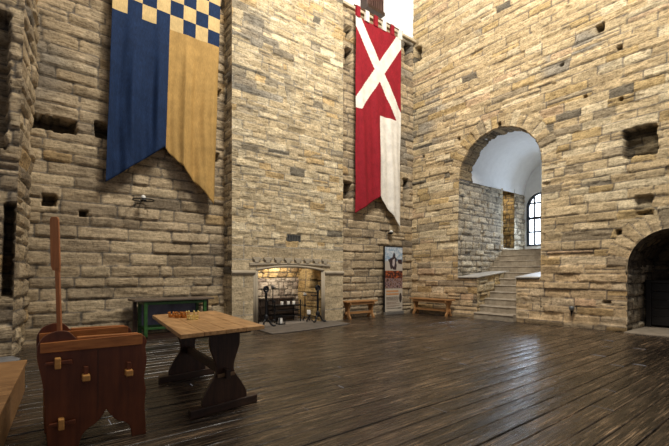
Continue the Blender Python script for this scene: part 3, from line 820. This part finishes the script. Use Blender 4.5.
# ---- louvred shutter in the high recess
t = thing('louvred_shutter', 'brown slatted wooden shutter high in the white window recess', 'shutter', (8.79, 9.3, 9.32))
LW = wood_mat('shutter_wood', (.055, .028, .024), (.13, .07, .055), 'z')
bm = bmesh.new(); box(bm, -.36, .36, -.4, .04, .0, .10); obj('sill_board', bm, DARKWOODX, t)
bm = bmesh.new()
for x in (-.34, .30): box(bm, x, x + .04, -.36, -.3, .1, 1.4)
box(bm, -.34, .34, -.36, -.3, 1.38, 1.44); obj('frame', bm, LW, t)
for i in range(6):
    bm = bmesh.new(); x = -.27 + i * .095; box(bm, x, x + .06, -.35, -.32, .1, 1.4); obj('slat', bm, LW, t)
bm = bmesh.new(); box(bm, -.30, .30, -.30, .0, .1, 1.4); obj('backing', bm, DARKWOODX, t)

# ---- iron ring fitting and small fitting on the back wall
cx, cz = on_back(141, 201.5)
t = thing('wall_light', 'black iron ring light with pale bulb on the wall under the gold banner tail', 'light', (cx, VB - .1, cz))
bm = bmesh.new(); torus(bm, (0, -.1, 0), (1, 0, 0), (0, 1, 0), .19, .012, 28, 6); obj('ring', bm, IRON, t)
bm = bmesh.new(); tube(bm, [(0, .1, -.01), (0, -.1, -.01)], .014, 8); lathe(bm, [(.05, -.03), (.06, 0), (.03, .01)], (0, -.1, 0), 14); obj('arm', bm, IRON, t)
bm = bmesh.new(); lathe(bm, [(.03, .0), (.042, .03), (.04, .07), (.02, .095), (.003, .1)], (0, -.1, 0), 14); obj('bulb', bm, WAX, t, smooth=True)
cx, cz = on_back(388, 232.6)
t = thing('wall_light', 'tiny dark wall fitting with a pale cap above the display banner', 'light', (cx, VB - .08, cz))
bm = bmesh.new(); lathe(bm, [(.05, -.06), (.09, -.03), (.09, -.01), (.04, 0)], (0, -.02, 0), 14); tube(bm, [(0, .1, -.03), (0, -.02, -.03)], .014, 8); obj('dish', bm, IRON, t)
bm = bmesh.new(); lathe(bm, [(.05, 0), (.06, .03), (.03, .06)], (.03, -.02, 0), 14); obj('cap', bm, WAX, t, smooth=True)
# ---- low uplighter on the right wall
vv, zz = on_right(573, 309)
t = thing('wall_spotlight', 'small grey-headed spotlight with black stem low on the wall beside the doorway', 'light', (UB, vv, zz))
gm3 = flat_mat('grey_metal', (.20, .21, .21), .4, .6)
bm = bmesh.new(); lathe(bm, [(.03, -.03), (.055, -.01), (.06, .05), (.045, .07)], (-.09, 0, 0), 16); obj('lamp_head', bm, gm3, t, smooth=True, label='grey metal head')
bm = bmesh.new(); lathe(bm, [(.008, -.16), (.014, -.1), (.03, -.03)], (-.09, 0, 0), 12); tube(bm, [(-.09, 0, -.05), (.03, 0, -.05)], .012, 8); obj('stem', bm, IRON, t)
bm = bmesh.new(); tube(bm, [(-.09, 0, -.15), (-.075, .0, -.25), (-.085, 0, -zz + .01)], .005, 6); obj('cable', bm, flat_mat('pale_cable', (.4, .3, .2), .6), t)

# ---- benches
def bench(loc, rz, L, label):
    t = thing('wooden_bench', label, 'bench', loc, rz, 'low pine benches')
    bm = bmesh.new(); box(bm, -L / 2, L / 2, -.15, .15, .455, .495); obj('seat', bm, BENCHWOOD, t, bevel=.008)
    for s in (-1, 1):
        bm = bmesh.new(); x = s * (L / 2 - .14)
        half = spline([(.145, 0), (.14, .04), (.09, .12), (.075, .2), (.09, .32), (.145, .40), (.145, .455)], 4)
        inner = [(-.06, 0), (-.04, .06), (0, .09), (.04, .06), (.06, 0)]
        outline(bm, half + [(-a, b) for a, b in reversed(half)] + inner, (x - .02, 0, 0), (0, 1, 0), (0, 0, 1), (.04, 0, 0)); obj('leg', bm, BENCHWOOD, t, bevel=.005)
    bm = bmesh.new(); box(bm, -L / 2 + .06, L / 2 - .06, -.02, .02, .13, .20); obj('stretcher', bm, BENCHWOOD, t, bevel=.005)
    for y in (-.12, .10):
        bm = bmesh.new(); box(bm, -L / 2 + .16, L / 2 - .16, y, y + .02, .39, .455); obj('apron', bm, BENCHWOOD, t, bevel=.003)
bench((7.55, 8.33, 0), 0, 1.15, 'low pine bench between the chimney breast and the display banner')
bench((9.86, 7.66, 0), R(90), 1.48, 'low pine bench against the wall left of the tall arch')

# ---- roller display banner
t = thing('display_banner', 'tall printed display banner standing against the wall under the crimson banner', 'banner', (9.1, 8.48, 0))
def poster_mat():
    m, nt, b = new_mat('printed_poster')
    tc = nt.nodes.new('ShaderNodeTexCoord'); sp = nt.nodes.new('ShaderNodeSeparateXYZ'); nt.links.new(tc.outputs['Object'], sp.inputs[0])
    def band(lo, hi, sock=2):
        a = nt.nodes.new('ShaderNodeMath'); a.operation = 'GREATER_THAN'; a.inputs[1].default_value = lo; nt.links.new(sp.outputs[sock], a.inputs[0])
        c = nt.nodes.new('ShaderNodeMath'); c.operation = 'LESS_THAN'; c.inputs[1].default_value = hi; nt.links.new(sp.outputs[sock], c.inputs[0])
        d = nt.nodes.new('ShaderNodeMath'); d.operation = 'MULTIPLY'; nt.links.new(a.outputs[0], d.inputs[0]); nt.links.new(c.outputs[0], d.inputs[1]); return d.outputs[0]
    n1 = noise_node(nt, 6, 3, obj_coord(nt, (1, 1, 1.6))); n2 = noise_node(nt, 11, 3, obj_coord(nt))
    sky = ramp(nt, n1.outputs[0], [(.4, (.22, .34, .46)), (.6, (.62, .66, .70))])
    people = ramp(nt, n2.outputs[0], [(.38, (.02, .012, .015)), (.48, (.25, .12, .08)), (.52, (.36, .28, .27)), (.60, (.08, .03, .05))])
    c = mixc(nt, band(1.62, 3), (.48, .43, .37), sky)
    c = mixc(nt, band(.79, 1.10), c, people)
    red = ramp(nt, n2.outputs[0], [(.48, (.05, .012, .012)), (.6, (.42, .10, .03))])
    c = mixc(nt, band(1.10, 1.33), c, red)
    c = mixc(nt, band(0, .79), c, (.52, .46, .37))
    nt.links.new(c, b.inputs['Base Color']); b.inputs['Roughness'].default_value = .5
    return m
bm = bmesh.new(); box(bm, -.38, .38, -.006, .0, .1, 2.06); obj('printed_panel', bm, poster_mat(), t)
bm = bmesh.new(); box(bm, -.40, .40, -.06, .06, .0, .09); obj('base_cassette', bm, flat_mat('silver_base', (.4, .39, .37), .35, .7), t, bevel=.01)
bm = bmesh.new(); box(bm, -.40, .40, -.012, .012, 2.05, 2.08); box(bm, -.425, -.385, .002, .03, .09, 2.06); obj('top_rail', bm, IRON, t)
INK = flat_mat('print_dark', (.05, .035, .03), .6); ORN = flat_mat('print_orange', (.55, .22, .05), .6); GRY = flat_mat('print_brown', (.25, .17, .12), .6)
# rider picture: dark figure silhouettes printed on the panel
bm = bmesh.new()
def blob(pts, y=-.0065): bm.faces.new([bm.verts.new((x, y, z)) for x, z in pts])
blob([(-.26, 1.66), (-.16, 1.70), (-.06, 1.74), (-.03, 1.84), (.0, 1.90), (.04, 1.84), (.07, 1.74), (.14, 1.68), (.10, 1.58), (.12, 1.50), (.10, 1.36), (-.02, 1.36), (-.08, 1.40), (-.14, 1.36), (-.18, 1.48), (-.2, 1.58)])
blob([(.14, 1.68), (.36, 1.68), (.36, 1.53), (.2, 1.55)])
obj('printed_figure', bm, flat_mat('print_figure', (.035, .02, .025), .6), t)
bm = bmesh.new()
blob([(-.06, 1.66), (.03, 1.7), (.04, 1.55), (-.0, 1.44), (-.07, 1.5)], -.0075); obj('printed_figure', bm, flat_mat('print_tunic', (.50, .44, .42), .6), t)
rr = random.Random(3)
for z, s_ in ((.71, .05), (.62, .05)):
    x = -.33; bm = bmesh.new(); first = True
    pts = [(x, z - s_ / 2)]; top = []
    # a ragged row of printed capitals as one outline joined by a thin base stroke
    while x < .20:
        w = rr.uniform(.02, .04); top += [(x, z + s_ / 2), (x + w, z + s_ / 2), (x + w, z - s_ / 2 + .006), (x + w + .012, z - s_ / 2 + .006)]; x += w + .012
    pts += top + [(x, z - s_ / 2)]
    outline(bm, pts, (0, -.006, 0), (1, 0, 0), (0, 0, 1), (0, -.0025, 0))
    obj('headline_text', bm, ORN, t)
for i, z in enumerate((.53, .495, .46, .425, .38, .35, .32, .27, .24, .19)):
    x = -.33; e = .17 if z > .36 else (.05 if i % 3 == 2 else .25); bm = bmesh.new(); pts = [(x, z - .009)]
    while x < e:
        w = rr.uniform(.03, .08); pts += [(x, z + .008), (x + w, z + .008), (x + w, z - .006), (x + w + .014, z - .006)]; x += w + .014
    pts += [(x, z - .009)]
    outline(bm, pts, (0, -.006, 0), (1, 0, 0), (0, 0, 1), (0, -.002, 0))
    obj('text_line', bm, INK if i in (0, 1, 2, 9) else GRY, t)
bm = bmesh.new(); box(bm, .18, .33, -.008, -.006, .17, .20); obj('printed_mark', bm, INK, t)
bm = bmesh.new(); outline(bm, [(.29 + .06 * math.cos(a / 16 * math.tau), .50 + .15 * math.sin(a / 16 * math.tau)) for a in range(16)], (0, -.006, 0), (1, 0, 0), (0, 0, 1), (0, -.0025, 0)); obj('printed_badge', bm, INK, t)

# ---- green framed side table against the back wall
t = thing('side_table', 'dark-topped side table with green painted frame against the back wall', 'table', (2.51, 8.30, 0))
GT = wood_mat('grey_brown_top', (.08, .058, .04), (.20, .155, .115), 'x', .5)
bm = bmesh.new(); box(bm, -.76, .74, -.30, .28, .705, .745); obj('tabletop', bm, GT, t, bevel=.01)
for x in (-.56, .56):
    for y in (-.24, .20):
        bm = bmesh.new(); box(bm, x - .03, x + .03, y - .03, y + .03, 0, .705); obj('leg', bm, GREEN, t, bevel=.006)
for z, h in ((.64, .05), (.17, .045)):
    for y in (-.24, .20):
        bm = bmesh.new(); box(bm, -.53, .53, y - .018, y + .018, z, z + h); obj('rail', bm, GREEN, t, bevel=.004)
    for x in (-.56, .56):
        bm = bmesh.new(); box(bm, x - .018, x + .018, -.21, .17, z, z + h); obj('rail', bm, GREEN, t, bevel=.004)
bm = bmesh.new(); box(bm, -.53, .53, .20, .215, .215, .64); obj('back_panel', bm, flat_mat('purple_grey_board', (.17, .17, .25), .4, var=.5, scale=3), t, label='bluish grey back panel')
bm = bmesh.new(); box(bm, -.60, .60, -.27, .23, .0, .05); obj('plinth', bm, DARKWOODX, t)
for x in (-.72, .66):
    bm = bmesh.new(); box(bm, x, x + .06, -.02, .04, .0, .705); obj('leg', bm, DARKWOODX, t, label='dark wooden leg')

# ---- trestle table (frame axes measured on the floor)
def camxy(X, Y): return Vector((.7813 * X + .6244 * Y, -.6248 * X + .7809 * Y, 0))
TZ = .75
def on_h(x, y, z): u, v = on_floor(x, y, z); return Vector((u, v, 0))
near = on_h(180.5, 334.6, TZ); right = on_h(264.8, 325.2, TZ); left = on_h(152.3, 315.0, TZ)
e1 = (right - near); e2 = (left - near)
cen = near + (e1 + e2) / 2
t = thing('trestle_table', 'oak trestle table with pale worn top and dark vase-shaped trestle ends', 'table', (cen.x, cen.y, 0))
def skew(bm, o=0):
    """local (a along short side, b along long side, metres) -> table frame"""
    a = e1.normalized(); b = e2.normalized()
    for v in bm.verts: v.co = a * v.co.x + b * v.co.y + Vector((0, 0, v.co.z))
W_, L_ = e1.length, e2.length
TOPW = wood_mat('worn_oak_top', (.26, .125, .042), (.62, .37, .16), 'y', .42)
bm = bmesh.new()
nb = 4
for i in range(nb):
    box(bm, -W_ / 2 + i * W_ / nb + .0015, -W_ / 2 + (i + 1) * W_ / nb - .0015, -L_ / 2, L_ / 2, TZ - .035, TZ)
skew(bm); obj('tabletop', bm, TOPW, t, bevel=.004, label='pale worn wooden top')
tr_y = (-.60, .74)
half = spline([(.225, .07), (.22, .13), (.17, .22), (.10, .32), (.09, .40), (.125, .50), (.15, .58), (.15, .715)], 5)
for y in tr_y:
    dx = .07 if y < 0 else 0
    bm = bmesh.new(); outline(bm, half + [(-a, b) for a, b in reversed(half)], (dx, y - .025, 0), (1, 0, 0), (0, 0, 1), (0, .05, 0)); skew(bm); obj('trestle_end', bm, DARKWOOD, t, bevel=.006)
    bm = bmesh.new(); box(bm, -.335 + dx, .335 + dx, y - .05, y + .05, 0, .075); skew(bm); obj('foot', bm, DARKWOODX, t, bevel=.008)
    bm = bmesh.new(); box(bm, -.34, .34, y - .03, y + .03, .665, .715); skew(bm); obj('cleat', bm, DARKWOODX, t)
bm = bmesh.new(); vs_ = box(bm, -.022, .022, tr_y[0] - .11, tr_y[1] + .11, .29, .375)
for q_ in vs_:
    if q_.co.y < 0: q_.co.x += .075
skew(bm); obj('stretcher', bm, DARKWOODX, t, bevel=.005)
for y in (tr_y[0] - .05, tr_y[1] + .05):
    dx = .07 if y < 0 else 0
    bm = bmesh.new(); box(bm, -.085 + dx, .085 + dx, y - .012, y + .012, .305, .335); skew(bm); obj('wedge', bm, wood_mat('wedge_wood', (.14, .08, .04), (.26, .16, .08), 'x'), t, bevel=.003)
# crowns on the table
AMB = flat_mat('amber_gilt', (.55, .20, .03), .35, .5, var=.3, scale=30); PGD = flat_mat('pale_gilt', (.85, .68, .25), .3, .6, var=.2, scale=30)
def crown(x, y, r, h, mat, label, grp):
    p = on_h(x, y, TZ)
    t = thing('toy_crown', label, 'crown', (p.x, p.y, TZ), random.uniform(0, 3), grp)
    bm = bmesh.new(); torus(bm, (0, 0, .008), (1, 0, 0), (0, 1, 0), r, .007, 20, 6); torus(bm, (0, 0, h * .45), (1, 0, 0), (0, 1, 0), r * 1.06, .005, 20, 6); obj('band', bm, mat, t)
    for k in range(7):
        a = k / 7 * math.tau; c, s = math.cos(a), math.sin(a); c2, s2 = math.cos(a + .3), math.sin(a + .3); c3, s3 = math.cos(a - .3), math.sin(a - .3)
        bm = bmesh.new()
        for (cc, ss) in ((c2, s2), (c3, s3)): tube(bm, [(cc * r, ss * r, .008), (c * r * 1.18, s * r * 1.18, h)], [.006, .003], 6)
        lathe(bm, [(.003, h - .008), (.009, h), (.003, h + .01)], (c * r * 1.18, s * r * 1.18, 0), 8)
        obj('point', bm, mat, t)
crown(172.4, 317.2,   .033, .05, AMB, 'amber crown at the left end of the row on the table', 'small crowns on the trestle table')
crown(178.6, 317.8,   .033, .055, AMB, 'amber crown left of centre in the row on the table', 'small crowns on the trestle table')
crown(185.8, 317.8,   .033, .055, AMB, 'amber crown right of centre, touching the pale gold one', 'small crowns on the trestle table')
crown(192.8, 319.4, .05, .08, PGD, 'pale yellow gilt crown, tallest on the trestle table', 'small crowns on the trestle table')

# ---- pegged box seat
A = on_floor(147, 433.5); A = Vector((A[0], A[1], 0))                 # front right foot
frd = Vector((.985, .17, 0)).normalized() if False else None
Bf = on_floor(50, 452); Bf = Vector((Bf[0], Bf[1], 0))
f1 = (A - Bf).normalized(); SW = .68
Cb = on_h(132.5, 325.5, .745); f2 = (Cb - on_h(147.5, 333.2, .745)); SD = f2.length; f2.normalize()
org = A - f1 * SW
seat = thing('pegged_box_seat', 'reddish-brown oak box seat with pegged side panels and an ogee cut-out', 'seat', (org.x, org.y, 0))
def fr2(bm):
    for v in bm.verts: v.co = f1 * (.68 - (.68 - v.co.x) * .97) + f2 * v.co.y + Vector((0, 0, v.co.z))
left_e = [(.05, 0), (.035, .2), (.02, .45), (-.01, .62), (-.012, .70), (.0, .745), (.035, .79), (.10, .815), (.16, .812), (.19, .79), (.21, .765), (.23, .752)]
left_e = spline(left_e, 3)
right_e = spline([(.62, .752), (.655, .745), (.675, .72), (.68, .69), (.67, .66), (.675, .62), (.68, .55), (.665, .45), (.665, .40), (.675, .33), (.665, .22), (.672, .1), (.675, 0)], 3)
cut = spline([(.575, 0), (.565, .07), (.53, .115), (.475, .14), (.43, .19), (.405, .235)], 3) + spline([(.405, .235), (.38, .19), (.34, .145), (.29, .115), (.25, .07), (.23, 0)], 3)[1:]
for y, nm in ((0, 'near'), (SD - .03, 'far')):
    bm = bmesh.new(); outline(bm, left_e + right_e + cut, (0, y, 0), (1, 0, 0), (0, 0, 1), (0, .03, 0)); fr2(bm)
    obj('side_panel', bm, REDWOOD, seat, bevel=.005)
    bm = bmesh.new(); yy = y - .022 if y == 0 else y - .024
    outline(bm, [(.005, .675), (.005, .742), (.635, .762), (.645, .755), (.645, .685), (.635, .682)], (0, yy, 0), (1, 0, 0), (0, 0, 1), (0, .024, 0)); fr2(bm)
    obj('arm_rail', bm, REDWOODX, seat, bevel=.004, label='lighter brown rail')
    bm = bmesh.new(); box(bm, .22, .62, y - .012, y + .04, .748, .768); fr2(bm); obj('arm_cap', bm, REDWOODX, seat, bevel=.005)
bm = bmesh.new(); box(bm, .35, .353, -.002, .0, .245, .675); fr2(bm); obj('panel_seam', bm, DARKWOOD, seat)
bm = bmesh.new(); box(bm, .03, .055, .03, SD - .03, .12, .70); fr2(bm); obj('back_board', bm, REDWOOD, seat, bevel=.004)
bm = bmesh.new(); box(bm, .06, .62, .03, SD - .03, .47, .50); fr2(bm); obj('seat_board', bm, REDWOOD, seat, bevel=.004)
for x, z, vert in ((.105, .605, 0), (.125, .19, 0), (.272, .50, 1), (.548, .50, 1)):
    bm = bmesh.new()
    if vert: box(bm, x - .024, x + .024, -.075, .0, z - .035, z + .008)
    else: box(bm, x - .018, x + .018, -.06, 0, z - .04, z + .035)
    fr2(bm); last = obj('tenon', bm, PEGWOOD, seat, bevel=.006, label='pale wooden tenon end')
    bm = bmesh.new()
    tn = last
    if vert: outline(bm, [(x - .012, z - .055), (x + .012, z - .055), (x + .016, z + .06), (x - .014, z + .065)], (0, -.045, 0), (1, 0, 0), (0, 0, 1), (0, .022, 0))
    else: outline(bm, [(x - .075, z - .012), (x + .085, z - .016), (x + .085, z + .014), (x - .07, z + .008)], (0, -.038, 0), (1, 0, 0), (0, 0, 1), (0, .02, 0))
    fr2(bm); obj('wedge', bm, REDWOOD, tn, bevel=.004)
# paddle standing upright in the seat
pb = org + f1 * .15 + f2 * (SD * .5)
pl = thing('wooden_paddle', 'tall thin wooden paddle standing upright out of the box seat', 'paddle', (pb.x, pb.y, .503), 0)
du, dv = ray(56.0); sft = (pb.x / du + pb.y / dv) / 2
# heights read at the paddle's own distance
dist = pb.x * .6244 + pb.y * .7803
zt = 1.2 + (275 - 217) / 404 * dist; zm = 1.2 + (275 - 268) / 404 * dist
ax = Vector((.7813, -.6248, 0))
lean = Vector((-.045, .0, 0))
bm = bmesh.new()
H = zt - .5; Hm = zm - .5
outline(bm, [(-.018, 0), (.014, 0), (.008, Hm), (-.022, Hm)], (0, 0, 0), ax, (0, 0, 1), Vector((.6244, .7803, 0)) * .022)
for v in bm.verts: v.co += ax * (-.03 * v.co.z / H)
obj('handle', bm, PADDLEWOOD, pl, bevel=.004)
bm = bmesh.new()
outline(bm, [(-.052, Hm + .015), (-.040, Hm - .02), (.012, Hm - .03), (.016, Hm + .02), (.014, H - .02), (.006, H), (-.038, H), (-.050, H - .02)], (0, 0, 0), ax, (0, 0, 1), Vector((.6244, .7803, 0)) * .018)
for v in bm.verts: v.co += ax * (-.03 * v.co.z / H)
obj('blade', bm, PADDLEWOOD, pl, bevel=.004)

# ---- low platform in the near left corner
t = thing('wooden_platform', 'low yellowish-brown wooden platform at the left edge beside the box seat', 'platform', (-.7, 4.3, 0))
bm = bmesh.new()
top = [(-1.3, -1.9), (.56, -1.9), (.83, .98), (-1.3, .98)]
for i in range(5):
    y0, y1 = -1.9 + i * .576, -1.9 + (i + 1) * .576
    xr = lambda y: .56 + (.83 - .56) * (y + 1.9) / 2.88
    outline(bm, [(-1.3, y0 + .002), (xr(y0), y0 + .002), (xr(y1), y1 - .002), (-1.3, y1 - .002)], (0, 0, .285), (1, 0, 0), (0, 1, 0), (0, 0, .035))
obj('deck', bm, PLATWOOD, t, bevel=.004)
bm = bmesh.new()
outline(bm, [(.54, -1.88), (.81, .96), (.78, .96), (.51, -1.88)], (0, 0, 0), (1, 0, 0), (0, 1, 0), (0, 0, .285)); obj('side_board', bm, PLATWOOD, t, bevel=.003)
bm = bmesh.new(); box(bm, -1.28, .78, .93, .96, 0, .285); obj('end_board', bm, PLATWOOD, t, bevel=.003)
# pale stone block at the foot of the left pier
bm = bmesh.new(); outline(bm, [(-1.2, 7.38), (.02, 7.36), (.10, 7.1), (-.02, 6.75), (-1.2, 6.7)], (0, 0, 0), (1, 0, 0), (0, 1, 0), (0, 0, .05))
obj('stone_plinth', bm, flat_mat('grey_plinth_stone', (.22, .22, .22), .6, var=.35, scale=7, bmp=.8), bevel=.015, tag=('flat grey stone plinth on the floor at the foot of the left pier', 'plinth'))

# ================================================================== camera
cam = bpy.data.cameras.new('camera'); co = bpy.data.objects.new('camera', cam); COL.objects.link(co)
co.location = (0, 0, 1.2); co.rotation_euler = (R(90), 0, -math.atan2(.6244, .7803))
cam.sensor_width = 36; cam.lens = 404 / 669 * 36; cam.shift_y = 52 / 669; cam.clip_start = .05
SC.camera = co

# ================================================================== light
def area(name, loc, tgt, size, power, col=(1, 1, 1), sy=None):
    l = bpy.data.lights.new(name, 'AREA'); l.energy = power; l.color = col; l.size = size
    if sy: l.shape = 'RECTANGLE'; l.size_y = sy
    o = bpy.data.objects.new(name, l); COL.objects.link(o); o.location = loc
    o.rotation_euler = (Vector(tgt) - Vector(loc)).to_track_quat('-Z', 'Y').to_euler()
    return o
area('high_fill_light', (4.6, 2.2, 11.5), (9.6, 7.6, 6.0), 2.2, 1200, (1, .94, .84), 2.2)  # unseen area light added overhead to brighten the far corner walls
area('back_wall_fill', (2.5, 3.0, 10.5), (4.5, 8.6, 4.0), 1.6, 170, (1, .88, .72), 1.6)  # unseen fill added to lift the back wall
area('recess_daylight', (8.6, 8.9, 12.2), (9, 9.1, 9.0), .8, 70, (1, .98, .95), .5)
area('passage_sheen_fill', (14.0, 6.12, 3.0), (5.6, 3.3, 0), .35, 75, (.62, .78, 1.0), 1.0)  # added out of sight behind the jamb to boost the window's floor sheen
area('firebox_lamp', (5.3, CV + .5, 1.38), (5.4, 9.5, 1.0), .9, 14, (1, .86, .68), .12)
area('recess_lamp', (13.0, LV + .2, 3.9), (13.2, LV + .5, 2.5), .2, 3.5, (1, .84, .62), .2)
w = bpy.data.worlds.new('world'); SC.world = w; w.use_nodes = True
bg = w.node_tree.nodes['Background']; bg.inputs[0].default_value = (.95, .93, 1.0, 1); bg.inputs[1].default_value = .24
SC.view_settings.view_transform = 'Standard'; SC.view_settings.look = 'None'; SC.view_settings.gamma = 1
SC.view_settings.exposure = 0.0; SC.view_settings.use_curve_mapping = False
SC.cycles.use_denoising = True
